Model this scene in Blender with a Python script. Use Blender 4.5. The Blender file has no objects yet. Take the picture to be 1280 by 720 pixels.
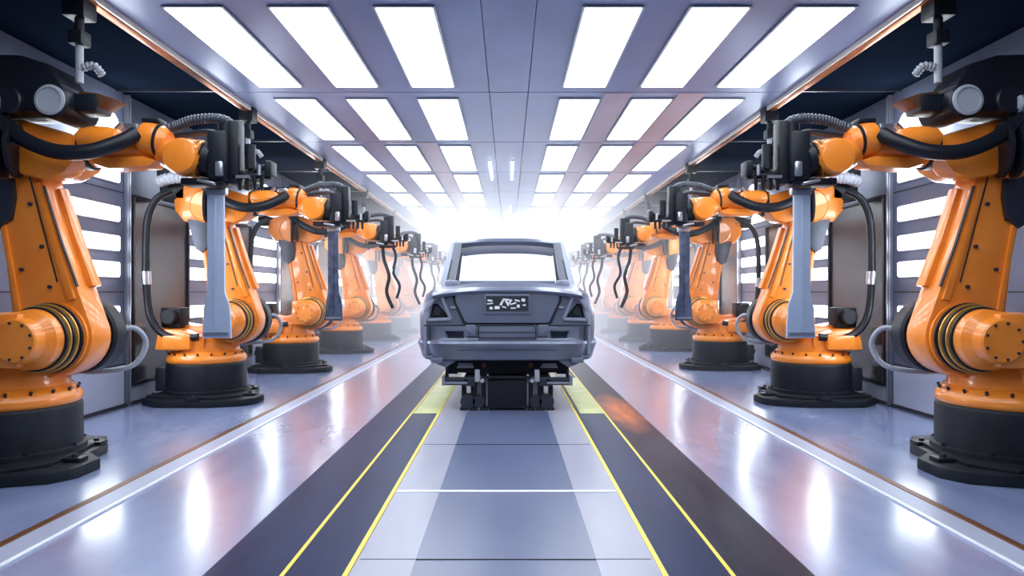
import bpy, bmesh, math, random
from mathutils import Vector, Matrix, Euler
random.seed(4)
sc = bpy.context.scene
COL = sc.collection
PI = math.pi

# ------------------------------------------------------------------ materials
def principled(name, color, rough=0.5, metal=0.0, spec=0.5, coat=0.0):
    m = bpy.data.materials.new(name); m.use_nodes = True
    b = m.node_tree.nodes['Principled BSDF']
    b.inputs['Base Color'].default_value = (*color, 1)
    b.inputs['Roughness'].default_value = rough
    b.inputs['Metallic'].default_value = metal
    b.inputs['Specular IOR Level'].default_value = spec
    b.inputs['Coat Weight'].default_value = coat
    return m

def worn(m, c1, c2, scale=6.0, detail=4.0, lo=0.4, hi=0.7, rough=None, bump=0.0, stretch=(1, 1, 1)):
    """noise mix between two paint colours, optional roughness range and bump, in object space"""
    nt = m.node_tree; N = nt.nodes; L = nt.links; b = N['Principled BSDF']
    tc = N.new('ShaderNodeTexCoord'); mp = N.new('ShaderNodeMapping'); mp.inputs['Scale'].default_value = stretch
    no = N.new('ShaderNodeTexNoise'); no.inputs['Scale'].default_value = scale; no.inputs['Detail'].default_value = detail
    L.new(tc.outputs['Object'], mp.inputs[0]); L.new(mp.outputs[0], no.inputs['Vector'])
    cr = N.new('ShaderNodeValToRGB')
    cr.color_ramp.elements[0].position = lo; cr.color_ramp.elements[1].position = hi
    cr.color_ramp.elements[0].color = (*c1, 1); cr.color_ramp.elements[1].color = (*c2, 1)
    L.new(no.outputs['Fac'], cr.inputs[0]); L.new(cr.outputs[0], b.inputs['Base Color'])
    if rough:
        mr = N.new('ShaderNodeMapRange'); mr.inputs[3].default_value = rough[0]; mr.inputs[4].default_value = rough[1]
        L.new(no.outputs['Fac'], mr.inputs[0]); L.new(mr.outputs[0], b.inputs['Roughness'])
    if bump:
        bp = N.new('ShaderNodeBump'); bp.inputs['Strength'].default_value = bump; bp.inputs['Distance'].default_value = 0.01
        L.new(no.outputs['Fac'], bp.inputs['Height']); L.new(bp.outputs[0], b.inputs['Normal'])
    return m

def emit(name, color, strength):
    m = bpy.data.materials.new(name); m.use_nodes = True
    nt = m.node_tree; nt.nodes.clear()
    e = nt.nodes.new('ShaderNodeEmission'); o = nt.nodes.new('ShaderNodeOutputMaterial')
    e.inputs[0].default_value = (*color, 1); e.inputs[1].default_value = strength
    nt.links.new(e.outputs[0], o.inputs[0])
    return m

ORANGE = worn(principled('orange_paint', (1, .3, .02), .32, coat=.5), (.86, .235, .018), (.95, .29, .032), 5, 4, .35, .7, (.26, .42))
GOLD = principled('ring_gold', (.75, .38, .08), .3, .7)
BLACK = worn(principled('black_cast', (.006, .008, .013), .5, 0, .3), (.005, .007, .012), (.010, .013, .02), 8, 4, .4, .7, (.45, .62))
RUBBER = principled('black_rubber', (.006, .008, .014), .42, 0, .35)
HOSE = principled('grey_hose', (.045, .055, .08), .35)
POST = principled('post_metal', (.16, .17, .22), .35, .4)
DARKM = principled('dark_metal', (.05, .055, .075), .35, .6)
STEEL = principled('bright_steel', (.55, .58, .65), .28, .9)
GREYP = principled('grey_plastic', (.35, .37, .43), .4)
PALE = worn(principled('pale_panel', (.42, .5, .66), .35, .2), (.40, .48, .66), (.46, .54, .70), 3, 3, .3, .7)
NAVY = worn(principled('navy_panel', (.06, .08, .14), .35, .3), (.04, .055, .1), (.09, .11, .18), 9, 5, .4, .6)
BROWN = principled('brown_metal', (.16, .07, .035), .4, .5)
PRIMER = worn(principled('car_primer', (.16, .175, .23), .34, .35, coat=.2), (.155, .175, .25), (.185, .21, .285), 4, 3, .3, .7, (.24, .36))
PRIMERD = principled('car_flange_dark', (.055, .065, .10), .4)
PRIMER2 = principled('car_primer_light', (.36, .39, .49), .3, .4)
GAP = principled('panel_gap', (.015, .018, .028), .6)
WHITE = principled('white_mark', (.8, .82, .86), .5)
YELLOW = worn(principled('yellow_line', (.85, .62, .05), .45), (.88, .68, .06), (.75, .55, .10), 20, 5, .4, .75)
YGREEN = worn(principled('yellow_green_pad', (.5, .55, .12), .3), (.45, .52, .14), (.60, .62, .25), 4, 4, .4, .7, (.29, .4))
WLINE = principled('white_line', (.78, .8, .86), .3)
COPPER = worn(principled('copper_trim', (.42, .14, .05), .3, .75), (.50, .16, .05), (.16, .07, .05), 3, 6, .45, .65, (.2, .5))
TRIMW = principled('pale_trim', (.75, .68, .62), .3, .3)

def seams_wall(name, c, rough, metal):
    m = principled(name, c, rough, metal)
    return worn(m, tuple(v * .9 for v in c), tuple(min(1, v * 1.12) for v in c), 2.5, 4, .35, .7, (rough * .85, rough * 1.3), 0, (1, .4, 1))
WALLM = seams_wall('wall_metal', (.13, .15, .225), .3, .35)
KICK = seams_wall('kick_panel', (.36, .40, .53), .35, .1)
DGLASS = worn(principled('smoked_glass', (.03, .03, .04), .14, 0, .9), (.028, .028, .04), (.05, .045, .05), 2, 3, .4, .6, (.2, .25))
CEILD = seams_wall('ceiling_dark', (.006, .010, .02), .6, 0)
CEILD.node_tree.nodes['Principled BSDF'].inputs['Specular IOR Level'].default_value = 0

def floor_mat():
    m = principled('glossy_floor', (.4, .42, .54), .16, 0, .95)
    nt = m.node_tree; N = nt.nodes; L = nt.links; b = N['Principled BSDF']
    tc = N.new('ShaderNodeTexCoord')
    mp = N.new('ShaderNodeMapping'); mp.inputs['Scale'].default_value = (1.0, .35, 1)
    no = N.new('ShaderNodeTexNoise'); no.inputs['Scale'].default_value = 1.6; no.inputs['Detail'].default_value = 7; no.inputs['Roughness'].default_value = .62
    L.new(tc.outputs['Object'], mp.inputs[0]); L.new(mp.outputs[0], no.inputs['Vector'])
    cr = N.new('ShaderNodeValToRGB'); e = cr.color_ramp.elements
    e[0].position = .3; e[0].color = (.16, .205, .37, 1); e[1].position = .72; e[1].color = (.28, .34, .53, 1)
    b.inputs['Coat Weight'].default_value = .6; b.inputs['Coat Roughness'].default_value = .19
    L.new(no.outputs['Fac'], cr.inputs[0]); L.new(cr.outputs[0], b.inputs['Base Color'])
    mr = N.new('ShaderNodeMapRange'); mr.inputs[1].default_value = .3; mr.inputs[2].default_value = .75; mr.inputs[3].default_value = .17; mr.inputs[4].default_value = .25
    L.new(no.outputs['Fac'], mr.inputs[0]); L.new(mr.outputs[0], b.inputs['Roughness'])
    n2 = N.new('ShaderNodeTexNoise'); n2.inputs['Scale'].default_value = 2.2; n2.inputs['Detail'].default_value = 2
    L.new(tc.outputs['Object'], n2.inputs['Vector'])
    bp = N.new('ShaderNodeBump'); bp.inputs['Strength'].default_value = .05; bp.inputs['Distance'].default_value = .02
    L.new(n2.outputs['Fac'], bp.inputs['Height']); L.new(bp.outputs[0], b.inputs['Normal'])
    return m
FLOORM = floor_mat()
def strip_mat(name, c1, c2, painted_glow=False):
    m = principled(name, c1, .22, 0, .07)
    worn(m, c1, c2, 2.5, 8, .35, .7, (.29, .38), .05, (2.5, .5, 1))
    if painted_glow:  # orange reflected light painted into the strip colour
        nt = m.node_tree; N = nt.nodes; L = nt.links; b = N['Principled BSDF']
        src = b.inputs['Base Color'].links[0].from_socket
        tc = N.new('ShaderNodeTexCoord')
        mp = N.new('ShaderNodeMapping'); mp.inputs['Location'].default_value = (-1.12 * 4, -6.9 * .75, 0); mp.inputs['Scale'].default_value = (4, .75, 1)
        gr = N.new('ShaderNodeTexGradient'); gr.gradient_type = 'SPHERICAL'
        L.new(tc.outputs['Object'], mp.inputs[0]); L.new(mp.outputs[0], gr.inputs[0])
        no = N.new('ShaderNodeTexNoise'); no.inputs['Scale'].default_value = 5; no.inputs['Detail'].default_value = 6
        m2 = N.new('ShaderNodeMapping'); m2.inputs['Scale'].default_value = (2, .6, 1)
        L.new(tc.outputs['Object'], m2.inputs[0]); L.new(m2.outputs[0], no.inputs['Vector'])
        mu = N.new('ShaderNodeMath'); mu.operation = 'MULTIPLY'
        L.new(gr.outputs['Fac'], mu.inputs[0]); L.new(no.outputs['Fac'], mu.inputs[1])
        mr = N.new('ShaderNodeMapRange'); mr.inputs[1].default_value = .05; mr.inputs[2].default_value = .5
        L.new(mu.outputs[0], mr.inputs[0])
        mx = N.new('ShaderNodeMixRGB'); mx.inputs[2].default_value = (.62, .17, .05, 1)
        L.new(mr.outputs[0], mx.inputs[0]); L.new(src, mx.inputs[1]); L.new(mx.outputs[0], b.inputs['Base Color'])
    return m
STRIPL = strip_mat('dark_strip', (.014, .024, .068), (.026, .038, .095))
STRIPR = strip_mat('dark_strip_orange_glow', (.012, .014, .03), (.038, .036, .058), True)
LANEM = worn(principled('lane_car_shade', (.16, .19, .3), .3, 0, .8), (.08, .102, .19), (.115, .14, .24), 1.5, 6, .35, .7, (.285, .33), 0, (1, .4, 1))  # lane colour darkened for the car's reflection and shadow
BANDM = worn(principled('lane_band', (.4, .4, .46), .3, 0, .7), (.25, .26, .35), (.32, .32, .40), 2, 6, .35, .7, (.285, .33), 0, (2, .4, 1))
CEILM = seams_wall('ceiling_panel', (.195, .235, .395), .3, .15)
PINK = seams_wall('rose_reflection', (.44, .35, .42), .3, .15)
LIGHTM = emit('ceiling_lamp', (.86, .93, 1.0), 9.5)
BARM = emit('wall_lamp', (.88, .94, 1.0), 24.0)
ROUNDM = emit('wall_round_lamp', (.9, .94, 1.0), 9.0)
ENDGLOW = emit('end_glow', (.93, .97, 1.0), 15.0)

# ------------------------------------------------------------------ mesh builder
class MB:
    def __init__(self): self.bm = bmesh.new(); self.mi = 0
    def _add(self, verts, faces):
        vs = [self.bm.verts.new(v) for v in verts]
        for f in faces:
            try:
                fc = self.bm.faces.new([vs[i] for i in f]); fc.material_index = self.mi
            except ValueError: pass
        return vs
    def box(self, c, s, bev=0.0, rot=None, seg=2):
        t = bmesh.new(); bmesh.ops.create_cube(t, size=1)
        for v in t.verts: v.co = Vector((v.co.x * s[0], v.co.y * s[1], v.co.z * s[2]))
        if bev: bmesh.ops.bevel(t, geom=list(t.edges), offset=bev, segments=seg, affect='EDGES', profile=.6)
        M = Matrix.Translation(c) @ (Euler(rot).to_matrix().to_4x4() if rot else Matrix())
        self._merge(t, M); return self
    def _merge(self, t, M=Matrix()):
        t.verts.ensure_lookup_table(); t.verts.index_update()
        self._add([M @ v.co for v in t.verts], [[v.index for v in f.verts] for f in t.faces]); t.free()
    def lathe(self, prof, origin, axis=(0, 0, 1), seg=32, arc=2 * PI):
        """prof: (radius, distance along axis); closed caps where radius>0 at the ends"""
        a = Vector(axis).normalized(); u = a.orthogonal().normalized(); w = a.cross(u); o = Vector(origin)
        vs, fs = [], []
        for r, h in prof:
            for k in range(seg):
                t = arc * k / seg
                vs.append(o + a * h + (u * math.cos(t) + w * math.sin(t)) * max(r, 1e-4))
        n = len(prof)
        for i in range(n - 1):
            for k in range(seg):
                k2 = (k + 1) % seg
                fs.append((i * seg + k, i * seg + k2, (i + 1) * seg + k2, (i + 1) * seg + k))
        fs.append(tuple(range(seg))[::-1]); fs.append(tuple((n - 1) * seg + k for k in range(seg)))
        self._add(vs, fs); return self
    def cyl(self, p0, p1, r0, r1=None, seg=24, bev=0.0):
        p0 = Vector(p0); p1 = Vector(p1); r1 = r0 if r1 is None else r1; h = (p1 - p0).length
        pr = [(r0 - bev, 0), (r0, bev), (r1, h - bev), (r1 - bev, h)] if bev else [(r0, 0), (r1, h)]
        return self.lathe(pr, p0, p1 - p0, seg)
    def prism(self, pts, y0, y1, bev=0.0, plane='xz'):
        t = bmesh.new()
        def P(a, b, d): return (a, d, b) if plane == 'xz' else ((a, b, d) if plane == 'xy' else (d, a, b))
        n = len(pts)
        va = [t.verts.new(P(a, b, y0)) for a, b in pts]; vb = [t.verts.new(P(a, b, y1)) for a, b in pts]
        fa = t.faces.new(va); fb = t.faces.new(vb[::-1])
        for i in range(n): t.faces.new((va[i], vb[i], vb[(i + 1) % n], va[(i + 1) % n]))
        bmesh.ops.recalc_face_normals(t, faces=list(t.faces))
        if bev:
            ed = [e for e in t.edges if any(f in (fa, fb) for f in e.link_faces)]
            bmesh.ops.bevel(t, geom=ed, offset=bev, segments=2, affect='EDGES', profile=.6)
        self._merge(t); return self
    def tube(self, ctrl, r, seg=12, steps=8, ribs=0.0, ribstep=.03, smooth=True):
        P = [Vector(p) for p in ctrl]
        if smooth and len(P) > 2:
            Q = [P[0] * 2 - P[1]] + P + [P[-1] * 2 - P[-2]]; pts = []
            for i in range(1, len(Q) - 2):
                for k in range(steps):
                    t = k / steps; a, b, c, d = Q[i - 1], Q[i], Q[i + 1], Q[i + 2]
                    pts.append(.5 * ((2 * b) + (c - a) * t + (2 * a - 5 * b + 4 * c - d) * t * t + (3 * b - a - 3 * c + d) * t ** 3))
            pts.append(P[-1])
        else: pts = P
        if ribs:
            out = [pts[0]]; 
            for a, b in zip(pts, pts[1:]):
                m = max(1, round((b - a).length / (ribstep / 2)))
                for k in range(1, m + 1): out.append(a.lerp(b, k / m))
            pts = out
        vs, fs = [], []; up = None
        for i, p in enumerate(pts):
            d = (pts[min(i + 1, len(pts) - 1)] - pts[max(i - 1, 0)])
            d = d.normalized() if d.length > 1e-9 else Vector((0, 0, 1))
            up = d.orthogonal() if up is None else (up - d * up.dot(d))
            up.normalize(); w = d.cross(up)
            rr = r + (ribs if (ribs and i % 2) else 0)
            for k in range(seg):
                t = 2 * PI * k / seg; vs.append(p + (up * math.cos(t) + w * math.sin(t)) * rr)
        for i in range(len(pts) - 1):
            for k in range(seg):
                k2 = (k + 1) % seg; fs.append((i * seg + k, i * seg + k2, (i + 1) * seg + k2, (i + 1) * seg + k))
        fs.append(tuple(range(seg))[::-1]); fs.append(tuple((len(pts) - 1) * seg + k for k in range(seg)))
        self._add(vs, fs); return self
    def hexa(self, A, B):
        self._add(list(A) + list(B), [(0, 1, 2, 3), (7, 6, 5, 4), (0, 4, 5, 1), (1, 5, 6, 2), (2, 6, 7, 3), (3, 7, 4, 0)]); return self
    def loft(self, rings, closed=True):
        n = len(rings[0]); vs = [p for r in rings for p in r]; fs = []
        for i in range(len(rings) - 1):
            for k in range(n if closed else n - 1):
                k2 = (k + 1) % n; fs.append((i * n + k, i * n + k2, (i + 1) * n + k2, (i + 1) * n + k))
        if closed: fs.append(tuple(range(n))[::-1]); fs.append(tuple((len(rings) - 1) * n + k for k in range(n)))
        self._add(vs, fs); return self
    def pieces(self, name, mats, parent=None, s=1):
        bm = self.bm; bm.verts.index_update(); bm.verts.ensure_lookup_table(); seen = set(); out = []
        for v in bm.verts:
            if v.index in seen: continue
            st = [v]; seen.add(v.index); vs = []
            while st:
                u = st.pop(); vs.append(u)
                for e in u.link_edges:
                    w_ = e.other_vert(u)
                    if w_.index not in seen: seen.add(w_.index); st.append(w_)
            ix = {u.index: k for k, u in enumerate(vs)}; fs = {f for u in vs for f in u.link_faces}
            m = MB(); m._add([u.co.copy() for u in vs], [[ix[u.index] for u in f.verts] for f in fs])
            out.append(m.build(name, mats, parent, s))
        bm.free(); return out
    def build(self, name, mats, parent=None, s=1, label=None, angle=35, loc=None):
        bm = self.bm
        if s == -1:
            for v in bm.verts: v.co.x = -v.co.x
        bmesh.ops.recalc_face_normals(bm, faces=list(bm.faces))
        me = bpy.data.meshes.new(name); bm.to_mesh(me); bm.free()
        for m in (mats if isinstance(mats, (list, tuple)) else [mats]): me.materials.append(m)
        for p in me.polygons: p.use_smooth = True
        me.set_sharp_from_angle(angle=math.radians(angle))
        o = bpy.data.objects.new(name, me); COL.objects.link(o)
        if parent: o.parent = parent
        if loc: o.location = loc
        if label: o['label'] = label
        return o

def thing(name, label, cat, loc=(0, 0, 0), group=None, rz=0):
    o = bpy.data.objects.new(name, None); COL.objects.link(o)
    o.location = loc; o.rotation_euler = (0, 0, rz); o.empty_display_size = .1
    o['label'] = label; o['category'] = cat
    if group: o['group'] = group
    return o
def tag(o, label, cat, group=None):
    o['label'] = label; o['category'] = cat
    if group: o['group'] = group
    return o
def struct(o): o['kind'] = 'structure'; return o
def dup(root, loc, label, rz=0):
    r = root.copy(); COL.objects.link(r); r.location = loc; r['label'] = label; r.rotation_euler = (0, 0, rz)
    for ch in list(root.children):
        c = ch.copy(); COL.objects.link(c); c.parent = r
        for g in list(ch.children):
            d = g.copy(); COL.objects.link(d); d.parent = c
    return r
def next_trim():
    return 'trim_%d' % (1 + len([o for o in bpy.data.objects if o.name.startswith('trim_')]))
ORD = ['first', 'second', 'third', 'fourth', 'fifth', 'sixth', 'seventh', 'eighth', 'ninth', 'tenth', 'eleventh', 'twelfth', 'thirteenth', 'fourteenth', 'fifteenth', 'sixteenth', 'seventeenth']

# ------------------------------------------------------------------ camera: at eye height 1.2, looking down the line (+Y)
cam = bpy.data.cameras.new('camera'); cam.lens = 24; cam.sensor_width = 36; cam.clip_start = .05; cam.clip_end = 200
cam.shift_x = 4 / 1280; cam.shift_y = 5 / 1280
co = bpy.data.objects.new('camera', cam); COL.objects.link(co); co.location = (0, 0, 1.2); co.rotation_euler = (PI / 2, 0, 0)
sc.camera = co

H = 3.28; WX = 4.04; TX = 2.9; YN, YF = -3.0, 30.5
S0, PITCH = 7.04, 2.34          # first ceiling seam in view, spacing

# ------------------------------------------------------------------ room shell
struct(MB().box((0, (YN + YF) / 2, -.05), (2 * WX + 1, YF - YN, .1)).build('floor', FLOORM))
struct(MB().box((0, (YN + YF) / 2, H + .06), (2 * WX + 1, YF - YN, .1)).build('ceiling', CEILD))
# light central ceiling: separate panels with shadow gaps at the seams
b = MB(); 
gap = .018
k0 = -4
xs = [(-TX, -2.02), (-2.02, -1.27), (-1.27, -.2), (-.2, .2), (.2, 1.27), (1.27, 2.02), (2.02, TX)]
seam_y = [S0 + PITCH * k for k in range(k0, 11)]
for y0, y1 in zip(seam_y, seam_y[1:]):
    for x0, x1 in ((-TX, -.2), (-.2, .2), (.2, TX)):
        b.box(((x0 + x1) / 2, (y0 + y1) / 2, H - .0), (x1 - x0 - .006, y1 - y0 - gap, .04), .004, seg=1)
struct(b.build('ceiling', CEILM))
# pinkish reflections painted as rose strips running between the lamp columns
for xa, xb, ya in ((.97, 1.31, S0), (1.74, 2.07, S0), (-1.29, -.97, S0 + PITCH)):
    b = MB()
    for y0, y1 in zip(seam_y, seam_y[1:]):
        if y0 >= ya - .01: b.box(((xa + xb) / 2, (y0 + y1) / 2, H - .022), (xb - xa - .05, y1 - y0 - gap * 2, .008))
    struct(b.build(next_trim(), PINK))  # no real trim, strips only carry the painted pinkish reflections
for s in (-1, 1):
    b = MB()
    b.box((TX + .03, (YN + YF) / 2, H - .03), (.075, YF - YN, .07), .01)
    b.mi = 1; b.box((TX - .025, (YN + YF) / 2, H - .035), (.02, YF - YN, .05), .004)
    struct(b.build(next_trim(), [COPPER, TRIMW], s=s))
# cross joints on the dark side ceiling
for s in (-1, 1):
    b = MB()
    for y in seam_y: b.box((s * (TX + WX) / 2 + s * .05, y, H), (WX - TX - .1, .03, .03))
    struct(b.build(next_trim(), DARKM))
for s, nm in ((-1, 'left'), (1, 'right')):
    b = MB(); x = s * (WX + .05)
    b.box((x, (YN + YF) / 2, H / 2), (.1, YF - YN, H))
    b.mi = 2
    for z in (.445, 1.20, 2.24): b.box((s * (WX - .001), (YN + YF) / 2, z), (.006, YF - YN, .012))
    kb = MB()
    for yk in seam_y:
        kb.box((s * (WX - .006), yk + .14 + PITCH / 2, .23), (.014, PITCH - .06, .40), .003, seg=1)
    kb.mi = 1
    kb.box((s * (WX - .02), (YN + YF) / 2, .012), (.04, YF - YN, .024))
    struct(kb.build('baseboard_' + nm, [KICK, GAP]))
    struct(b.build('wall_' + nm, [WALLM, KICK, GAP]))
    for i, yk in enumerate(seam_y):       # posts between the wall bays
        b = MB(); b.box((s * (WX - .03), yk + .14, H / 2), (.06, .05, H - .02), .01)
        b.mi = 1; b.box((s * (WX - .072), yk + .125, H / 2), (.008, .02, H - .1))
        struct(b.build(next_trim(), [POST, STEEL]))
struct(MB().box((0, YN - .05, H / 2), (2 * WX + 1, .1, H)).build('wall_back', WALLM))
struct(MB().box((0, YF + .05, H / 2), (2 * WX + 1, .1, H)).build('wall_front', WALLM))
# glowing panel added at the far end to brighten the haze
b = MB(); b.box((0, YF - .02, 1.25), (7.8, .04, 2.4))
struct(b.build('added_end_glow_panel', ENDGLOW))

# smoked glass doors in each wall bay beyond the first
for s in (-1, 1):
    for i in range(9):
        y0 = S0 + .14 + PITCH * i
        w = 1.25 if i == 0 else 1.0
        b = MB(); b.box((s * (WX - .012), y0 + .1 + w / 2, 1.22), (.02, w, 1.98), .006, seg=1)
        o = struct(b.build('door_%d' % (i + 1 + (9 if s > 0 else 0)), DGLASS))
        b = MB()
        for yy in (y0 + .1, y0 + .1 + w): b.box((s * (WX - .025), yy, 1.22), (.05, .04, 2.02), .006)
        for zz in (.22, 2.22): b.box((s * (WX - .025), y0 + .1 + w / 2, zz), (.05, w, .04), .006)
        b.build('door_frame', DARKM, o)

# ------------------------------------------------------------------ floor markings
struct(MB().box((-.015, (YN + YF) / 2, -.003), (1.33, YF - YN, .014)).build('floor', LANEM))
for x in (-.545, .52): struct(MB().box((x, (YN + YF) / 2, -.001), (.26, YF - YN, .014)).build('floor', BANDM))
b = MB(); struct(MB().box((-.985, (YN + YF) / 2, -.001), (.61, YF - YN, .014)).build('floor', STRIPL))
struct(MB().box((.82, (YN + YF) / 2, -.001), (.28, YF - YN, .014)).build('floor', STRIPL))
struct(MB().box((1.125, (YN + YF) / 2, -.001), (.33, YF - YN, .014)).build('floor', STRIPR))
for x, w, lab in ((-.69, .022, 'yellow floor line along the left edge of the pale car lane'),
               (-.955, .018, 'outer left yellow floor line down the middle of the dark strip'),
               (.66, .022, 'yellow floor line along the right edge of the pale car lane'),
               (.945, .018, 'outer right yellow floor line down the middle of the dark strip')):
    tag(MB().box((x, (YN + YF) / 2, .006), (w, YF - YN, .006)).build('floor_line', YELLOW), lab, 'floor marking', 'yellow floor lines beside the car lane')
for y, w, m, lab in ((4.09, .035, WLINE, 'white cross line on the pale lane in front of the car carrier'),):
    tag(MB().box((-.015, y, .006), (1.31, w, .006)).build('floor_line', m), lab, 'floor marking')
struct(MB().box((-.015, 5.35, .004), (1.3, .012, .006)).build('floor', GAP))
struct(MB().box((-.015, 3.05, .004), (1.3, .006, .006)).build('floor', GAP))
for s, nm in ((-1, 'left'), (1, 'right')):
    tag(MB().box((s * .82, 8.1, .006), (.235, 2.8, .006)).build('floor_pad', YGREEN), 'yellow-green floor pad between the %s pair of yellow lines beside the car' % nm, 'floor pad', 'floor pads beside the car')
    t = thing('floor_rail', 'low steel rail with brown groove running along the %s row of robots' % nm, 'rail', (s * 2.31, (YN + YF) / 2, 0), 'floor rails in front of the robot rows')
    L_ = YF - YN
    MB().box((.09, 0, .005), (.05, L_, .01), .002, seg=1).build('groove', [BROWN], t, s)
    MB().box((-.09, 0, .006), (.02, L_, .012), .002, seg=1).build('rail_edge', [WLINE], t, s)
    MB().box((0, 0, .003), (.15, L_, .006)).build('rail_bed', [KICK], t, s)

# ------------------------------------------------------------------ ceiling lights
cols = [(-2.275, .41, 'outermost left'), (-1.515, .43, 'middle left'), (-.755, .41, 'innermost left'), (.755, .41, 'innermost right'), (1.525, .42, 'middle right'), (2.285, .41, 'outermost right')]
fr = MB(); fr.box((0, 0, 0), (.45, 1.92, .012), .003, seg=1)
proto = None
for r in range(-2, 10):
    for x, w, nm in cols:
        yc = S0 - PITCH + (4.915 + 6.795) / 2 - (S0 - PITCH) + PITCH * r
        lab = 'rectangular white ceiling light, %s column, %s row from the camera' % (nm, ORD[r + 2])
        if proto is None:
            t = thing('ceiling_light', lab, 'ceiling light', (x, yc, H - .03), 'white light panels set in the ceiling')
            fr.build('light_frame', GREYP, t)
            MB().box((0, 0, -.008), (.41, 1.88, .012), .004, seg=1).build('diffuser', LIGHTM, t)
            proto = t
        else: dup(proto, (x, yc, H - .03), lab)
for x, y, lab in ((-.30, 11.5, 'small left tube light hanging in the middle of the ceiling'), (.055, 11.5, 'small right tube light hanging in the middle of the ceiling'), (.04, 17.0, 'tiny farther tube light hanging in the middle of the ceiling')):
    t = thing('tube_light', lab, 'ceiling light', (x, y, H - .05), 'small tube lights')
    MB().cyl((0, -.8, 0), (0, .8, 0), .02, seg=12).build('tube', LIGHTM, t)
    b = MB(); b.box((0, 0, .022), (.03, 1.7, .016)); b.build('housing', GREYP, t)

# ------------------------------------------------------------------ wall lights
def wall_light(s, y0, y1, z, lab, group):
    t = thing('wall_light', lab, 'wall light', (s * WX, (y0 + y1) / 2, z), group)
    MB().box((-s * .012, 0, 0), (.024, y1 - y0 + .04, .17), .006, seg=1).build('housing', GREYP, t)
    MB().box((-s * .028, 0, 0), (.02, y1 - y0, .145), .009, seg=2).build('diffuser', BARM, t)
    return t
hz = [(2.40, 'topmost'), (2.0, 'second'), (1.70, 'third'), (1.43, 'fourth'), (.98, 'lowest')]
for s, nm in ((-1, 'left'), (1, 'right')):
    for i in range(-1, 8):
        b0 = S0 + .14 + PITCH * i
        ya, yb = (b0 + .85, b0 + PITCH - .15) if i < 0 else (b0 + (1.42 if i == 0 else 1.2), b0 + PITCH - .12)
        for z, hn in hz:
            if i >= 0 and z < 1: zz = .95
            else: zz = z
            wall_light(s, ya, yb, zz, '%s white bar light on the %s wall, %s wall bay from the camera' % (hn.replace('second', 'second highest').replace('third', 'middle').replace('fourth', 'second lowest'), nm, ORD[i + 1]), 'white bar lights on the %s wall' % nm)
    for k, (y, z, r) in enumerate(((6.82, 2.84, .19), (9.0, 2.72, .17), (11.2, 2.75, .22), (13.6, 2.72, .2))):
        t = thing('round_wall_lamp', 'round white lamp high on the %s wall, %s from the camera' % (nm, ORD[k]), 'wall light', (s * WX, y, z), 'round lamps high on the walls')
        MB().lathe([(r + .03, 0), (r + .03, .03), (r, .04)], (0, 0, 0), (-s, 0, 0)).build('housing', GREYP, t)
        pl = bpy.data.lights.new('wash', 'POINT'); pl.energy = 14; pl.color = (.85, .92, 1); pl.shadow_soft_size = .06
        po = bpy.data.objects.new('lamp_glow', pl); COL.objects.link(po); po.parent = t; po.location = (-s * .22, 0, 0)
        MB().lathe([(r, .03), (r * .93, .055), (r * .7, .075), (r * .35, .085), (0, .088)], (0, 0, 0), (-s, 0, 0)).build('diffuser', ROUNDM, t)

# ------------------------------------------------------------------ robot
AX = (.35, .89); EL = (.05, 2.15)
def arc(cx, cz, r, a0, a1, n=10):
    return [(cx + r * math.cos(math.radians(a0 + (a1 - a0) * k / n)), cz + r * math.sin(math.radians(a0 + (a1 - a0) * k / n))) for k in range(n + 1)]

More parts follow.
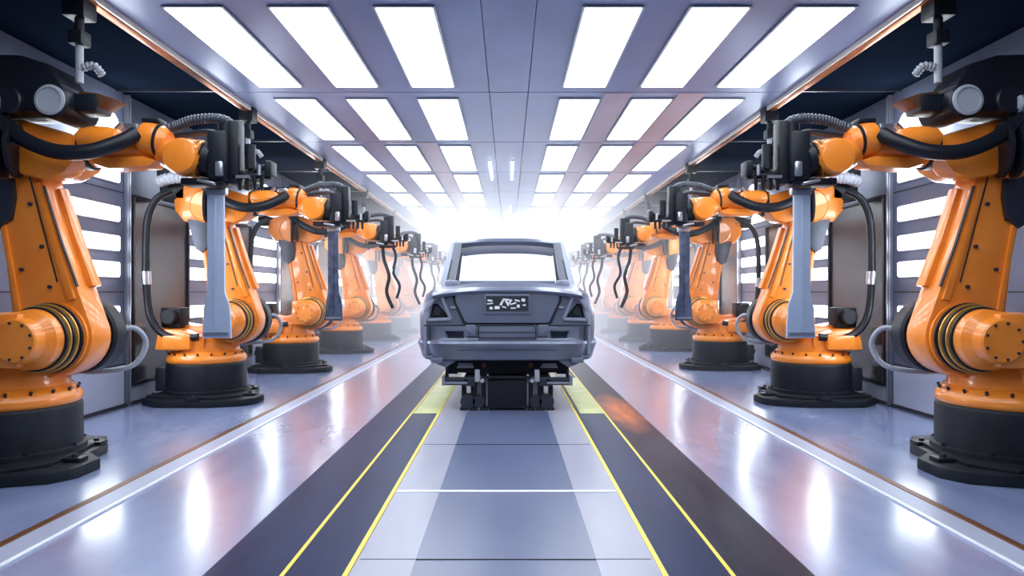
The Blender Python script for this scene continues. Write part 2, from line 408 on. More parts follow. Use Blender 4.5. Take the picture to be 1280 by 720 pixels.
def make_robot(s, label, loc, group):
    t = thing('welding_robot', label, 'industrial robot', loc, group)
    # base plate: thick chamfered slab with bolted pads
    b = MB()
    b.prism([(-.52, -.40), (-.30, -.6), (.28, -.6), (.58, -.50), (.68, -.36), (.68, -.12), (.50, .06), (.46, .34), (.30, .60), (-.30, .62), (-.52, .40)], 0, .075, .012, 'xy')
    b.prism([(-.46, -.42), (.30, -.54), (.5, -.35), (.46, 0), (.40, .36), (.2, .52), (-.46, .42)], .075, .10, .006, 'xy')
    bp = b.build('base_plate', BLACK, t, s)
    for px, py in ((.56, -.20), (.40, .30), (-.42, -.34), (.1, -.56)):
        MB().box((px, py, .088), (.12, .10, .028), .008).build('foot_pad', RUBBER, bp, s)
        MB().cyl((px, py, .10), (px, py, .122), .02, seg=6).build('bolt', DARKM, bp, s)
    # pedestal
    b = MB(); b.lathe([(.445, .098), (.445, .13), (.42, .14), (.418, .40), (.412, .42), (.40, .43)], (0, 0, 0), seg=48)
    for a in range(0, 360, 45):
        ca, sa = math.cos(math.radians(a)), math.sin(math.radians(a)); b.cyl((.432 * ca, .432 * sa, .13), (.432 * ca, .432 * sa, .15), .012, seg=6)
    b.build('pedestal', BLACK, t, s)
    b = MB(); b.box((-.44, 0, .24), (.12, .34, .26), .02); b.cyl((-.49, -.08, .26), (-.53, -.08, .26), .04); b.cyl((-.49, .08, .26), (-.53, .08, .26), .04)
    b.build('connector_box', DARKM, t, s)
    # carousel: skirt, neck, saddle
    b = MB()
    b.lathe([(.40, .425), (.415, .44), (.42, .46), (.415, .49), (.37, .545), (.345, .555), (.34, .62), (.33, .68), (.30, .72)], (0, 0, 0), seg=48)
    b.prism([(-.46, .60), (.30, .60), (.46, .66), (.52, .78), (.50, .90), (.30, .98), (.10, .86), (-.10, .82), (-.34, .86), (-.50, .80)], -.11, .20, .02)
    b.prism([(-.42, .58), (-.2, .56), (.12, .60), (.12, .72), (-.16, .80), (-.38, .80)], -.34, .34, .03)
    b.box((-.16, -.30, .66), (.30, .20, .16), .03)
    car = b.build('carousel', ORANGE, t, s)
    b = MB()
    for a in range(0, 360, 20):
        ca, sa = math.cos(math.radians(a)), math.sin(math.radians(a)); b.cyl((.385 * ca, .385 * sa, .515), (.40 * ca, .40 * sa, .54), .011, seg=6)
    b.pieces('bolt', DARKM, car, s)
    b = MB(); b.box((-.30, -.12, .92), (.22, .2, .22), .02); b.cyl((-.30, -.30, .93), (-.30, -.2, .93), .085, .085, bev=.012)
    m = b.build('motor', BLACK, car, s)
    b = MB(); b.box((-.30, -.305, .93), (.11, .02, .11), .01); b.build('motor_cap', GREYP, m, s)
    # shoulder drum towards the aisle camera side
    ax = (AX[0], 0, AX[1])
    b = MB()
    b.lathe([(.245, -.11), (.245, -.13)], ax, (0, 1, 0), 40)
    b.lathe([(.225, .12), (.225, .16), (.20, .17), (.20, .30), (.195, .36), (.15, .40), (.14, .47), (.13, .48), (.0, .482)], ax, (0, -1, 0), 40)
    b.box((AX[0] - .10, -.36, AX[1]), (.22, .19, .36), .05)
    dr = b.build('shoulder_drum', ORANGE, t, s)
    for y, r, m in ((.145, .238, RUBBER), (.185, .234, GOLD), (.215, .226, RUBBER), (.24, .222, GOLD), (.27, .213, RUBBER)):
        MB().lathe([(r - .015, 0), (r, .006), (r, .018), (r - .015, .024)], (ax[0], -y, ax[2]), (0, -1, 0), 40).build('ring', m, dr, s)
    b = MB()
    for a in range(20, 380, 40):
        ca, sa = math.cos(math.radians(a)), math.sin(math.radians(a)); b.cyl((AX[0] + .115 * ca, -.475, AX[1] + .115 * sa), (AX[0] + .115 * ca, -.49, AX[1] + .115 * sa), .009, seg=6)
    b.pieces('bolt', DARKM, dr, s)
    # black shoulder motor on the far side
    b = MB(); b.lathe([(.26, .16), (.275, .18), (.275, .30), (.25, .34), (.16, .37), (.16, .52), (.14, .54)], ax, (0, 1, 0), 40)
    b.build('shoulder_motor', RUBBER, t, s)
    # lower arm
    dx, dz = EL[0] - AX[0], EL[1] - AX[1]; ang = math.degrees(math.atan2(dz, dx))
    out = arc(AX[0], AX[1], .265, ang + 90, ang + 270, 16)
    out += [(AX[0] + .20 - .12 + .03, AX[1] + .35)][:0]
    L = math.hypot(dx, dz); ux, uz = dx / L, dz / L; nx, nz = uz, -ux       # n points forward
    def Q(a, o): return (AX[0] + ux * a + nx * o, AX[1] + uz * a + nz * o)
    out = arc(AX[0], AX[1], .265, ang + 90, ang + 270, 16) + [Q(.28, .235), Q(.6, .20), Q(1.0, .175)] + arc(EL[0], EL[1], .17, ang - 90, ang + 90, 12) + [Q(1.05, -.18), Q(.6, -.20), Q(.28, -.235)]
    b = MB(); b.prism(out, -.10, .13, .022)
    # raised rib along the front edge
    b.prism([Q(.22, .21), Q(.6, .18), Q(1.05, .155), Q(1.05, .115), Q(.6, .135), Q(.22, .16)], -.118, -.09, .006)
    b.prism([Q(.22, -.21), Q(.6, -.18), Q(1.0, -.155), Q(1.0, -.125), Q(.6, -.145), Q(.22, -.17)], -.118, -.09, .006)
    b.prism([Q(.30, .275), Q(.62, .235), Q(1.02, .205), Q(1.02, .15), Q(.3, .15)], .02, .13, .02)
    la = b.build('lower_arm', ORANGE, t, s)
    b = MB()
    b.prism([Q(.36, .118), Q(.6, .112), Q(1.1, .10), Q(1.1, .092), Q(.6, .104), Q(.36, .11)], -.106, -.098)
    b.prism([Q(.3, .243), Q(.62, .207), Q(1.02, .18), Q(1.02, .172), Q(.62, .199), Q(.3, .235)], -.112, -.09)
    b.pieces('seam', GAP, la, s); b = MB()
    for a, o in ((.34, .06), (.62, .07), (.92, .06), (.5, -.1), (.85, -.09)):
        p = Q(a, o); b.cyl((p[0], -.118, p[1]), (p[0], -.098, p[1]), .013, seg=10)
    b.pieces('bolt', DARKM, la, s)
    b = MB(); b.prism([Q(1.12, .0), Q(.98, -.02), Q(.86, -.07), Q(.80, -.17), Q(.86, -.23), Q(1.2, -.24)], -.14, -.095, .012)
    b.build('cover_plate', DARKM, la, s)
    # elbow and upper arm housing
    b = MB()
    b.cyl((EL[0], -.16, EL[1]), (EL[0], .20, EL[1]), .185, bev=.02, seg=36)
    b.prism([(-.32, 2.10), (-.22, 1.98), (.10, 1.96), (.38, 1.985), (.50, 2.05), (.56, 2.14), (.54, 2.25), (.40, 2.30), (.12, 2.38), (-.22, 2.40), (-.34, 2.30)], -.10, .18, .035)
    b.prism([(.12, 2.0), (.36, 1.955), (.48, 2.0), (.55, 2.09), (.50, 2.15), (.12, 2.2)], -.19, .0, .04)
    ub = b.build('elbow_housing', ORANGE, t, s)
    b = MB(); b.lathe([(.17, 0), (.19, .01), (.19, .03), (.17, .04)], (EL[0] + .13, -.19, EL[1] - .0), (-.96, -.28, 0), 32)
    b.lathe([(.165, 0), (.18, .01), (.18, .03), (.165, .04)], (EL[0] + .05, -.20, EL[1] - .01), (-.96, -.28, 0), 32)
    b.build('elbow_ring', RUBBER, ub, s)
    # motors and cable pack above the elbow
    b = MB()
    b.prism([(-.49, 2.42), (.20, 2.40), (.40, 2.44), (.44, 2.60), (.34, 2.74), (.16, 2.80), (-.44, 2.82), (-.50, 2.76)], -.16, .16, .03)
    b.box((-.34, .05, 2.34), (.30, .3, .26), .03)
    b.cyl((.44, -.27, 2.46), (.44, .10, 2.46), .115, bev=.015, seg=28)
    b.box((.30, -.12, 2.47), (.40, .24, .17), .05); b.cyl((.16, -.14, 2.46), (.16, -.28, 2.46), .09, bev=.01)
    b.box((.60, -.09, 2.47), (.20, .2, .13), .04)
    pk = b.build('motor_pack', RUBBER, t, s)
    MB().lathe([(.10, 0), (.10, .01), (.082, .015), (.082, .006), (0, .004)], (.44, -.27, 2.46), (0, -1, 0), 32).build('motor_cap', GREYP, pk, s)
    b = MB(); b.prism([(.56, 2.41), (.68, 2.43), (.80, 2.50), (.68, 2.54), (.56, 2.55)], -.17, .0, .015); b.build('cable_clamp', BROWN, pk, s)
    b = MB(); b.tube([(-.44, -.2, 2.40), (-.25, -.24, 2.44), (.12, -.24, 2.44)], .055, ribs=.012, ribstep=.05); b.build('ribbed_hose', GREYP, pk, s)
    # forearm
    b = MB()
    b.lathe([(.13, 0), (.13, .06), (.12, .22), (.105, .42), (.10, .50), (.085, .52)], (.48, .02, 2.195), (1, 0, .03), 32)
    b.lathe([(.03, 0), (.075, .03), (.09, .10), (.09, .20), (.072, .28), (.03, .31)], (.53, -.12, 2.235), (1, 0, -.02), 24)
    b.prism([(.6, 2.12), (.95, 2.13), (1.05, 2.10), (1.0, 2.06), (.72, 2.04), (.62, 2.07)], -.10, .08, .02)
    fa = b.build('forearm', ORANGE, t, s)
    MB().lathe([(.13, 0), (.145, .01), (.145, .05), (.13, .06)], (.50, .02, 2.195), (1, 0, .03), 32).build('ring', RUBBER, fa, s)
    b = MB(); b.box((.86, -.03, 2.33), (.10, .10, .05), .01); b.cyl((.70, 0, 2.31), (.76, 0, 2.37), .02); b.build('cable_clamp', STEEL, fa, s)
    b = MB()
    b.lathe([(.085, 0), (.112, .015), (.118, .06), (.115, .13), (.095, .17), (.07, .19)], (.92, -.03, 2.265), (1, 0, -.18), 32)
    wc = b.build('wrist_collar', ORANGE, t, s)
    b = MB(); b.lathe([(.10, 0), (.122, .006), (.122, .02), (.10, .026)], (1.035, -.03, 2.245), (1, 0, -.18), 32); b.box((1.0, -.03, 2.375), (.12, .12, .03), .01)
    b.build('ring', RUBBER, wc, s)
    # wrist: bulbous hand housing
    b = MB()
    b.lathe([(.06, 0), (.085, .03), (.105, .08), (.12, .14), (.128, .22), (.125, .30), (.11, .33)], (1.02, -.02, 2.17), (1, 0, -.17), 32)
    b.lathe([(.06, -.15), (.11, -.14), (.125, -.11), (.125, .11), (.11, .14), (.06, .15)], (1.23, -.02, 2.12), (0, 1, 0), 32)
    wr = b.build('wrist', ORANGE, t, s)
    b = MB(); b.lathe([(.11, 0), (.132, .006), (.132, .022), (.11, .028)], (1.29, -.02, 2.125), (1, 0, -.17), 32); b.build('ring', GOLD, wr, s)
    b = MB(); b.lathe([(.10, 0), (.125, .005), (.125, .018), (.10, .023)], (1.33, -.02, 2.118), (1, 0, -.17), 32); b.build('ring', BROWN, wr, s)
    # tool
    b = MB()
    b.lathe([(.10, 0), (.12, .01), (.12, .06), (.085, .075)], (1.35, -.02, 2.115), (1, 0, -.17), 28)
    b.box((1.47, -.02, 2.13), (.14, .22, .34), .03); b.box((1.36, -.02, 1.955), (.30, .16, .05), .012)
    b.box((1.56, -.02, 2.16), (.08, .12, .44), .02); b.cyl((1.5, -.02, 2.3), (1.5, -.02, 2.36), .06)
    b.cyl((1.66, -.02, 2.05), (1.66, -.02, 2.22), .035); b.box((1.68, -.02, 2.0), (.26, .05, .04), .01); b.box((1.70, .06, 2.04), (.2, .03, .03), .006)
    for k in range(4): b.cyl((1.60 + k * .05, -.05, 1.90), (1.60 + k * .05, -.05, 2.0), .012, .018)
    b.cyl((1.58, -.02, 2.0), (1.80, -.02, 2.08), .02); b.box((1.80, -.02, 2.05), (.05, .12, .10), .012)
    to = b.build('welding_tool', RUBBER, t, s)
    b = MB(); b.box((1.50, -.15, 2.03), (.05, .03, .10), .01); b.box((1.40, -.12, 1.945), (.12, .04, .02), .006, (0, .2, 0)); b.box((1.62, -.07, 1.99), (.12, .02, .02)); b.cyl((1.74, -.07, 2.0), (1.74, -.07, 2.07), .014)
    b.pieces('clamp', STEEL, to, s)
    # hoses
    b = MB(); b.tube([(.02, -.12, 2.45), (.10, -.24, 2.33), (.28, -.30, 2.20), (.50, -.31, 2.115), (.70, -.28, 2.12), (.86, -.20, 2.20), (.93, -.13, 2.27)], .05, 16)
    b.build('cable_hose', RUBBER, t, s)
    b = MB(); b.tube([(1.02, -.02, 2.32), (1.12, -.02, 2.34), (1.26, -.02, 2.39), (1.44, -.02, 2.40), (1.53, -.02, 2.35), (1.56, -.02, 2.22), (1.56, -.05, 2.1)], .03, 12, ribs=.006, ribstep=.022)
    b.tube([(1.06, .05, 2.29), (1.2, .06, 2.31), (1.36, .05, 2.32), (1.46, .03, 2.25)], .025, 10)
    b.pieces('tool_hose', HOSE, t, s)
    b = MB(); b.tube([(-.30, -.22, 2.30), (-.40, -.32, 2.20), (-.475, -.36, 1.98), (-.49, -.37, 1.6), (-.48, -.37, 1.2), (-.44, -.36, .92), (-.34, -.35, .77), (-.16, -.36, .70), (.06, -.34, .72)], .038, 14)
    lh = b.build('loop_hose', RUBBER, t, s)
    b = MB(); b.cyl((-.49, -.37, 1.42), (-.485, -.37, 1.28), .05); b.build('hose_coupling', STEEL, lh, s)
    b = MB(); b.tube([(.42, .30, .86), (.60, .42, .93), (.66, .5, .80), (.58, .46, .64), (.36, .40, .60), (.1, .34, .62)], .018, 10, ribs=.003, ribstep=.02)
    b.build('motor_hose', GREYP, t, s)
    return t

GL, GR = 'orange welding robots in the left row', 'orange welding robots in the right row'
lefts = [(-3.45, 4.75, 0), (-3.38, 7.65, 0), (-3.38, 10.6, 0), (-3.38, 13.8, .02), (-3.38, 17.2, -.05), (-3.38, 20.6, .04), (-3.38, 24.2, 0), (-3.38, 28.0, 0)]
rights = [(3.45, 4.75, 0), (3.38, 7.65, 0), (3.38, 10.95, 0), (3.38, 14.3, -.03), (3.38, 17.0, .05), (3.38, 20.4, 0), (3.38, 24.0, 0), (3.38, 28.0, 0)]
robots = {}
for s, lst, g, nm in ((-1, lefts, GL, 'left'), (1, rights, GR, 'right')):
    # the left row reaches towards +x, the right row is its mirror image
    p = make_robot(-s, 'large orange robot arm nearest the camera in the %s row, cut by the picture edge' % nm, (lst[0][0], lst[0][1], 0), g)
    for i, (x, y, rz) in enumerate(lst[1:]):
        lab = 'orange robot arm on black round pedestal, %s from the camera in the %s row' % (ORD[i + 1], nm)
        dup(p, (x, y, 0), lab, rz)

# panels and hoses held by the tools; pipes hanging to the cable packs
def panel(s, x, y, mat, lab, name='steel_panel', z0=.88, z1=1.90):
    b = MB()
    b.prism([(-.065, z1), (.05, z1), (.055, z0 + .32), (.09, z0 + .22), (.10, z0), (-.10, z0), (-.085, z0 + .22), (-.065, z0 + .32)], -.012, .012, .004)
    b.prism([(-.02, z1 - .05), (.0, z1 - .05), (.0, z0 + .06), (-.02, z0 + .06)], -.02, -.01, .003)
    b.mi = 1; b.box((0, -.016, z0 + .03), (.17, .012, .02)); b.box((0, 0, z1 + .0), (.14, .05, .05), .008)
    o = b.build(name, [mat, STEEL], None, s, loc=(x, y, 0))
    tag(o, lab, 'metal panel', 'metal panels hanging from the robot tools'); return o
for s, lst, nm in ((-1, lefts, 'left'), (1, rights, 'right')):
    panel(-s, lst[0][0] - s * 1.42, lst[0][1], PALE, 'tall pale blue steel panel hanging from the tool of the nearest %s robot' % nm)
    panel(-s, lst[1][0] - s * 1.42, lst[1][1], NAVY, 'dark navy steel panel hanging from the tool of the second %s robot' % nm)
    for k in (2, 3, 4):
        b = MB(); X, Y = lst[k][0] - s * 1.42, lst[k][1]
        b.tube([(0, 0, 1.90), (.02, .02, 1.7), (.10, 0, 1.45), (.06, .02, 1.2), (.16, .0, .95)], .028, 10)
        b.tube([(.16, 0, 1.90), (.2, .03, 1.75), (.17, 0, 1.5), (.26, .02, 1.3), (.22, .0, 1.1)], .022, 10)
        b.box((.08, 0, 1.905), (.26, .06, .04), .008)
        o = b.build('dangling_hoses', RUBBER, None, -s, loc=(X, Y, 0))
        tag(o, 'black hoses dangling from the tool of the %s %s robot' % (ORD[k], nm), 'hose', 'hoses dangling from the robot tools')
    for k in range(5):
        X, Y = lst[k][0] - s * .45, lst[k][1] + .02
        t = thing('hanging_pipe', 'grey pipe hanging from the dark ceiling above the %s robot of the %s row' % (ORD[k], nm), 'pipe', (X, Y, H), 'pipes hanging above the robots')
        MB().box((0, 0, -.09), (.16, .16, .17), .02).build('ceiling_mount', RUBBER, t)
        b = MB(); b.box((0, 0, -.31), (.10, .12, .10), .015); b.cyl((0, 0, -.17), (0, 0, -.3), .03); b.build('coupling', BLACK, t)
        b = MB(); b.cyl((0, 0, -.36), (0, 0, -.62), .026); b.build('pipe', GREYP, t)
        b = MB(); b.tube([(0, 0, -.52), (-s * .10, .0, -.50), (-s * .15, .02, -.56)], .022, ribs=.008, ribstep=.03); b.build('ribbed_sleeve', GREYP, t)

# ------------------------------------------------------------------ car body on its carrier
CX, CY = -.016, 6.84
car = thing('sedan_car', 'bare grey primer sedan body without wheels, seen from behind on the line', 'car', (CX, CY, 0))
def ring(y):
    def lerp(tab, y):
        for (a, va), (b_, vb) in zip(tab, tab[1:]):
            if y <= b_: return va + (vb - va) * max(0, (y - a)) / (b_ - a)
        return tab[-1][1]
    w = lerp([(0, .90), (.04, .945), (.12, .975), (.35, 1.0), (3.6, 1.0), (4.1, .96), (4.4, .88), (4.55, .74)], y)
    T = lerp([(0, 1.20), (.05, 1.225), (.35, 1.255), (.75, 1.30), (.9, 1.30), (3.3, 1.27), (3.5, 1.27), (4.2, 1.14), (4.55, .98)], y)
    sh = lerp([(0, 1.16), (.5, 1.215), (3.3, 1.20), (4.2, 1.08), (4.55, .92)], y)
    Ti = .80 if .92 < y < 3.28 else T
    bz = lerp([(0, .56), (.3, .54), (4.2, .50), (4.55, .56)], y)
    P = [(0, bz), (.62, bz), (.84, bz), (.895, bz + .05), (.91, .80), (.915, .98), (.89, 1.08 * sh / 1.2), (.85, sh - .02), (.80, sh + .02), (.745, max(T - .02, Ti)), (.71, Ti if Ti < T else T - .004), (.35, Ti if Ti < T else T + .01), (0, Ti if Ti < T else T + .015)]
    P = [(x * w, z) for x, z in P]
    full = P + [(-x, z) for x, z in P[-2:0:-1]]
    return [Vector((x, y, z)) for x, z in full]
b = MB(); b.loft([ring(y) for y in (0, .04, .12, .35, .6, .78, .919, .921, 1.3, 1.8, 2.4, 2.9, 3.279, 3.281, 3.5, 3.8, 4.1, 4.3, 4.45, 4.55)])
shell = b.build('body_shell', PRIMER, car)
# wheel arches cut through the sides
def boolean(o, cutter_mb):
    c = cutter_mb.build('cutter', PRIMER)
    c.parent = None; c.matrix_world = o.matrix_world.copy()
    bpy.context.view_layer.update(); c.matrix_world = o.matrix_world.copy(); bpy.context.view_layer.update()
    m = o.modifiers.new('b', 'BOOLEAN'); m.object = c; m.operation = 'DIFFERENCE'; m.solver = 'EXACT'
    dg = bpy.context.evaluated_depsgraph_get(); me = bpy.data.meshes.new_from_object(o.evaluated_get(dg))
    o.modifiers.clear(); o.data = me; bpy.data.objects.remove(c)
    for p in me.polygons: p.use_smooth = True
    me.set_sharp_from_angle(angle=math.radians(30))
bpy.context.view_layer.update()
cb = MB()
for y in (.98, 3.75):
    for sx in (-1, 1): cb.cyl((sx * .66, y, .60), (sx * 1.1, y, .60), .34, seg=40)
boolean(shell, cb)
# tail lamp openings and bumper holes are cut into the rear face
cb = MB()
for sx in (-1, 1):
    cb.prism([(sx * .745, 1.075), (sx * .70, 1.09), (sx * .60, .97), (sx * .60, .945), (sx * .775, .945)], -.05, .12)
    cb.prism([(sx * .61, .81), (sx * .44, .81), (sx * .44, .74), (sx * .59, .74)], -.05, .10)
boolean(shell, cb)
for sx in (-1, 1):
    b = MB(); b.prism([(sx * .73, 1.05), (sx * .70, 1.06), (sx * .655, 1.0), (sx * .68, .96), (sx * .75, .955)], .03, .06, .004)
    b.build('tail_lamp_socket', GAP, car)
    b = MB()   # folded frame round the lamp opening and the quarter panel edge
    def barp(p, q, w, d0=-.02, d1=.02):
        v = Vector((q[0] - p[0], 0, q[1] - p[1])).normalized(); n = Vector((v.z, 0, -v.x)) * w / 2
        b.prism([(p[0] + n.x, p[1] + n.z), (q[0] + n.x, q[1] + n.z), (q[0] - n.x, q[1] - n.z), (p[0] - n.x, p[1] - n.z)], d0, d1, .005)
    for p, q in (((.78, 1.10), (.66, 1.16)), ((.66, 1.16), (.565, .93)), ((.565, .93), (.80, .92)), ((.80, .92), (.78, 1.10))): barp((sx * p[0], p[1]), (sx * q[0], q[1]), .028)
    barp((sx * .81, 1.02), (sx * .70, 1.17), .03, -.03, .03); barp((sx * .82, .58), (sx * .82, 1.02), .03, -.012, .05)
    b.box((sx * .64, -.01, 1.19), (.16, .05, .02), .006)
    b.build('lamp_frame', PRIMER2, car)
# boot lid
b = MB(); b.prism([(-.74, 1.185), (-.72, 1.155), (-.55, 1.165), (-.54, 1.10), (-.445, .885), (-.415, .862), (.415, .862), (.445, .885), (.54, 1.10), (.55, 1.165), (.72, 1.155), (.74, 1.185)], -.014, .02)
b.build('lid_gap', GAP, car)
b = MB(); b.prism([(-.525, 1.20), (.525, 1.20), (.512, 1.10), (.42, .905), (.395, .89), (-.395, .89), (-.42, .905), (-.512, 1.10)], -.045, .01, .014)
b.loft([[Vector((x, y, z)) for y, z in ((-.075, 1.20 - .05 * (abs(x) / .74) ** 3), (-.085, 1.215 - .05 * (abs(x) / .74) ** 3), (-.05, 1.235 - .05 * (abs(x) / .74) ** 3), (.30, 1.268 - .04 * (abs(x) / .74) ** 3), (.30, 1.22), (-.04, 1.18 - .05 * (abs(x) / .74) ** 3))] for x in [-.74 + 1.48 * k / 16 for k in range(17)]])
lid = b.build('boot_lid', PRIMER, car)
b = MB(); b.box((0, -.05, 1.08), (.46, .02, .20), .008); b.build('plate_recess', PRIMER, lid)
b = MB(); b.box((0, -.062, 1.085), (.42, .006, .15)); pr = b.build('number_plate', GAP, lid)
b = MB()     # illegible white and grey stampings on the plate
for x, z, w, h, r in ((-.17, 1.115, .05, .018, .1), (-.17, 1.085, .06, .012, -.1), (-.10, 1.045, .05, .03, 0), (-.16, 1.04, .03, .025, .2), (-.05, 1.10, .022, .07, .5), (-.01, 1.125, .07, .018, .1), (.0, 1.09, .02, .06, -.5), (.03, 1.105, .018, .05, .6), (.06, 1.085, .06, .015, -.3), (.10, 1.115, .05, .016, .2), (.11, 1.06, .03, .03, 0), (.06, 1.04, .05, .014, 0), (.16, 1.12, .035, .03, .3), (.17, 1.07, .03, .014, 0), (-.03, 1.05, .04, .012, .3)):
    b.box((x, -.066, z), (w, .004, h), 0, (0, r, 0))
b.build('plate_marks', WHITE, pr)
b = MB()
for sx in (-1, 1):
    b.box((sx * .54, -.01, 1.045), (.05, .03, .02), .004); b.box((sx * .60, .58, 1.30), (.14, .10, .05), .012); b.box((sx * .62, .50, 1.29), (.06, .06, .08), .01)
b.box((0, .72, 1.315), (1.06, .05, .03), .008)
b.pieces('hinge', PRIMER2, car)
# bumper: swept profile that wraps round the corners
prof = [(0, .87), (.02, .865), (.03, .83), (.022, .75), (.03, .725), (.06, .71), (.068, .685), (.055, .655), (.042, .62), (.03, .57), (.01, .525), (-.03, .51), (-.06, .53), (-.06, .86)]
path = [(-.93, .62, 0), (-.925, .35, 0)] + [(-.70 - .215 * math.sin(a), .215 - .215 * math.cos(a), 0) for a in [PI / 2 * k / 6 for k in range(6, -1, -1)]] + [(x, -.02 * (1 - (x / .7) ** 2), 0) for x in (-.45, -.2, 0, .2, .45)] + [(.70 + .215 * math.sin(a), .215 - .215 * math.cos(a), 0) for a in [PI / 2 * k / 6 for k in range(0, 7)]] + [(.925, .35, 0), (.93, .62, 0)]
path = [(x * .935, y + (.0 if abs(x) < .8 else .01), z) for x, y, z in path]
rings = []
for i, p in enumerate(path):
    a = Vector(path[max(i - 1, 0)]); c = Vector(path[min(i + 1, len(path) - 1)]); d = (c - a).normalized(); n = Vector((d.y, -d.x, 0))
    ins = 1.0 if abs(p[0]) < .91 else .4
    rings.append([Vector(p) + n * (o * ins - .0) + Vector((0, 0, z)) for o, z in prof])
b = MB(); b.loft(rings)
bumper = b.build('rear_bumper', PRIMER, car)
cb = MB()
for sx in (-1, 1): cb.prism([(sx * .62, .81), (sx * .43, .81), (sx * .43, .735), (sx * .60, .735)], -.2, .12)
boolean(bumper, cb)
b = MB()
b.box((0, -.055, .80), (.58, .02, .15), .006); bp_ = b.build('bumper_panel', PRIMER, car)
b = MB(); b.box((0, -.067, .745), (.56, .006, .012)); b.box((0, -.067, .80), (.56, .006, .008)); b.box((0, -.067, .868), (.56, .006, .012))
for sx in (-1, 1): b.box((sx * .285, -.067, .80), (.012, .006, .13))
b.build('panel_groove', GAP, bp_)
b = MB()
for sx in (-1, 1):
    b.box((sx * .36, -.065, .82), (.10, .03, .11), .01); b.box((sx * .37, -.085, .81), (.07, .015, .02), .004, (0, sx * -.7, 0))
    b.box((sx * .70, -.02, .52), (.12, .1, .05), .012); b.box((sx * .78, .02, .545), (.08, .08, .035), .01)
    b.prism([(sx * .80, .56), (sx * .54, .56), (sx * .52, .50), (sx * .62, .44), (sx * .72, .48)], .02, .22, .01)
b.pieces('bumper_bracket', PRIMER, car)
b = MB(); b.box((0, 2.2, .46), (1.24, 3.4, .10), .03); b.box((0, 1.0, .42), (1.1, .3, .08), .02); b.build('underbody', BLACK, car)
b = MB()
for sx in (-1, 1):
    b.box((sx * .56, -.040, .868), (.54, .012, .012)); b.box((sx * .775, -.022, .79), (.014, .03, .14)); b.box((sx * .60, -.012, 1.165), (.02, .02, .03))
    b.box((sx * .22, -.085, .625), (1.1 / 2, .012, .008))
b.pieces('panel_groove', GAP, car)
b = MB()
for sx in (-1, 1): b.prism([(sx * .735, 1.06), (sx * .705, 1.075), (sx * .615, .975), (sx * .615, .955), (sx * .765, .955)], .055, .075)
b.pieces('socket_back', GAP, car)
# greenhouse
b = MB(); rows = []
for y, z, w in ((1.27, 1.80, .60), (1.34, 1.84, .635), (1.6, 1.865, .66), (2.0, 1.872, .672), (2.45, 1.865, .67), (2.8, 1.82, .66), (2.9, 1.79, .65)):
    top = [Vector((w * k / 6, y, z - .03 * abs(k / 6) ** 3)) for k in range(-6, 7)]
    bot = [Vector((w * .97 * k / 6, y + (.03 if y < 1.5 else -.02), z - .045 - .04 * abs(k / 6) ** 3)) for k in range(6, -7, -1)]
    rows.append(top + bot)
b.loft(rows); b.build('roof', PRIMER, car)
for sx in (-1, 1):
    def q(x0, x1, y0, y1, z): return [Vector((sx * x0, y0, z)), Vector((sx * x1, y0, z)), Vector((sx * x1, y1, z)), Vector((sx * x0, y1, z))]
    b = MB()
    b.hexa(q(.585, .67, .60, .72, 1.27), q(.54, .63, 1.25, 1.38, 1.78))      # window flange
    b.build('window_flange', PRIMERD, car); b = MB()
    b.hexa(q(.655, .765, .66, 1.12, 1.22), q(.595, .665, 1.30, 1.66, 1.80))     # quarter pillar
    b.build('rear_pillar', PRIMER, car)
    b = MB(); b.hexa(q(.655, .68, .598, .66, 1.27), q(.605, .62, 1.245, 1.31, 1.775)); b.build('pillar_seam', GAP, car)
    b = MB(); b.hexa(q(.73, .79, 2.02, 2.20, 1.2), q(.635, .67, 2.05, 2.17, 1.82)); b.build('middle_pillar', PRIMER, car)
    b = MB(); b.hexa(q(.74, .80, 3.30, 3.42, 1.22), q(.63, .68, 2.72, 2.84, 1.78)); b.build('front_pillar', PRIMER, car)
    b = MB()
    for y in (1.45, 2.12, 3.22): b.box((sx * .912, y, .88), (.012, .008, .5))
    b.box((sx * .912, 2.3, .60), (.012, 1.75, .008))
    b.pieces('door_seam', GAP, car)

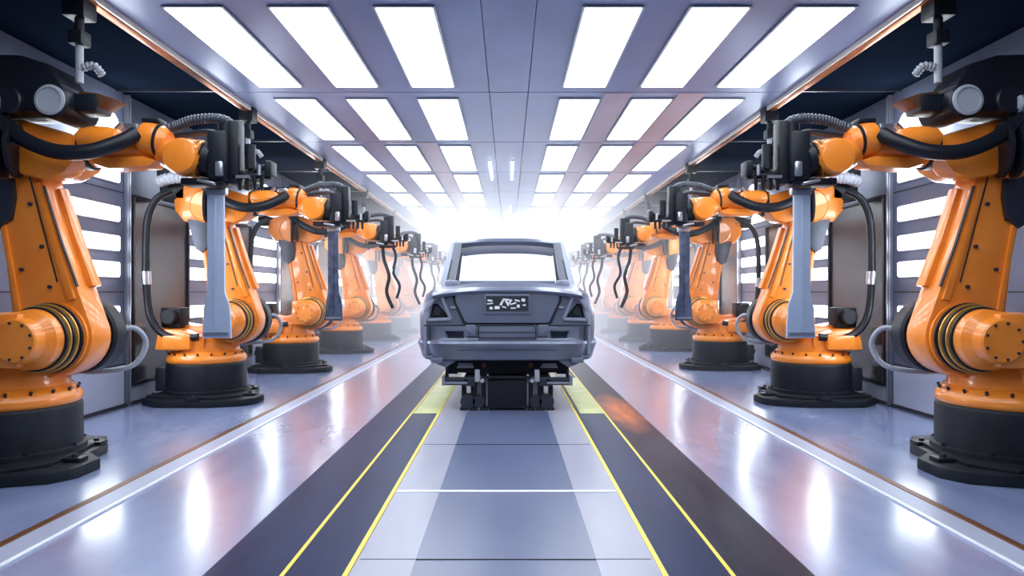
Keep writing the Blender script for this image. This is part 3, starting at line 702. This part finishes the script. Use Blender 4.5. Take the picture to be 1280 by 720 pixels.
# carrier skid under the car
sk = thing('car_carrier', 'black steel carrier skid holding the grey car body above the lane', 'conveyor skid', (CX, CY, 0))
b = MB()
b.prism([(-.60, .50), (-.54, .53), (-.30, .54), (.30, .54), (.54, .53), (.60, .50), (.60, .42), (.55, .375), (.30, .36), (-.30, .36), (-.55, .375), (-.60, .42)], .18, .34, .012)
MB().box((0, 2.9, .40), (1.1, .14, .12), .02).build('cross_beam', BLACK, sk)
cbm = b.build('cross_beam', BLACK, sk)
b = MB()
for sx in (-1, 1):
    b.prism([(sx * .50, .47), (sx * .36, .47), (sx * .34, .42), (sx * .52, .42)], .165, .185, .004)
b.pieces('beam_plate', GREYP, cbm)
b = MB()
for sx in (-1, 1): b.cyl((sx * .24, .15, .45), (sx * .24, .19, .45), .025, seg=12)
b.pieces('beam_bolt', BROWN, cbm)
for sx in (-1, 1):
    b = MB(); b.box((sx * .38, 1.6, .30), (.12, 3.2, .09), .012); b.box((sx * .52, .06, .30), (.26, .12, .07), .01); b.build('side_rail', DARKM, sk)
    b = MB(); b.box((sx * .52, -.004, .29), (.24, .01, .02)); b.box((sx * .64, .04, .31), (.03, .10, .10), .008); b.build('rail_cap', STEEL, sk)
    for y in (.12, 2.9):
        for xx, w in ((.44, .045), (.34, .06), (.24, .045)):
            b = MB(); b.box((sx * xx, y, .145), (w, .10, .27), .01); b.box((sx * xx, y, .015), (w + .03, .14, .03), .006)
            b.build('support_leg', BLACK, sk)
        b = MB(); b.cyl((sx * .40, y - .06, .09), (sx * .40, y + .06, .09), .075); b.cyl((sx * .29, y - .06, .09), (sx * .29, y + .06, .09), .06); b.pieces('roller', DARKM, sk)
    b = MB(); b.box((sx * .56, .3, .45), (.10, .14, .2), .01); b.box((sx * .62, .2, .40), (.03, .06, .24), .006); b.pieces('clamp', DARKM, sk)
    b = MB(); b.box((sx * .30, .02, .36), (.05, .05, .12), .01); b.cyl((sx * .25, 0, .31), (sx * .25, .05, .31), .02); b.build('pin', GREYP, sk)
b = MB(); b.box((0, .5, .17), (.40, .9, .30), .02); b.box((0, .04, .34), (.5, .04, .03), .005); b.build('drive_box', BLACK, sk)

# ------------------------------------------------------------------ haze drifting at the far end of the line
HAZE0 = 8.6
def haze(name, y0, y1, dens):
    m = bpy.data.materials.new(name + '_air'); m.use_nodes = True; nt = m.node_tree; nt.nodes.clear()
    v = nt.nodes.new('ShaderNodeVolumeScatter'); o = nt.nodes.new('ShaderNodeOutputMaterial')
    v.inputs['Color'].default_value = (.975, .985, 1, 1); v.inputs['Density'].default_value = dens; v.inputs['Anisotropy'].default_value = .45
    nt.links.new(v.outputs[0], o.inputs['Volume'])
    ob = MB().box((0, (y0 + y1) / 2, H / 2 - .03), (2 * WX - .002, y1 - y0, H - .062)).build(name, m)
    ob['kind'] = 'stuff'; ob['label'] = 'white smoky haze filling the far end of the hall'; ob['category'] = 'haze'
haze('haze', 8.8, 12.6, .013)
haze('haze', 12.601, 15.6, .075)
haze('haze', 15.601, YF - .1, .13)

# ------------------------------------------------------------------ world, colour management
w = bpy.data.worlds.new('world'); sc.world = w; w.use_nodes = True
w.node_tree.nodes['Background'].inputs[0].default_value = (.3, .35, .5, 1); w.node_tree.nodes['Background'].inputs[1].default_value = .15
sc.view_settings.view_transform = 'Standard'; sc.view_settings.look = 'None'; sc.view_settings.gamma = 1
sc.view_settings.use_curve_mapping = False; sc.view_settings.exposure = -.33
sc.cycles.use_denoising = True; sc.cycles.volume_bounces = 5; sc.cycles.max_bounces = 8; sc.cycles.sample_clamp_indirect = 6
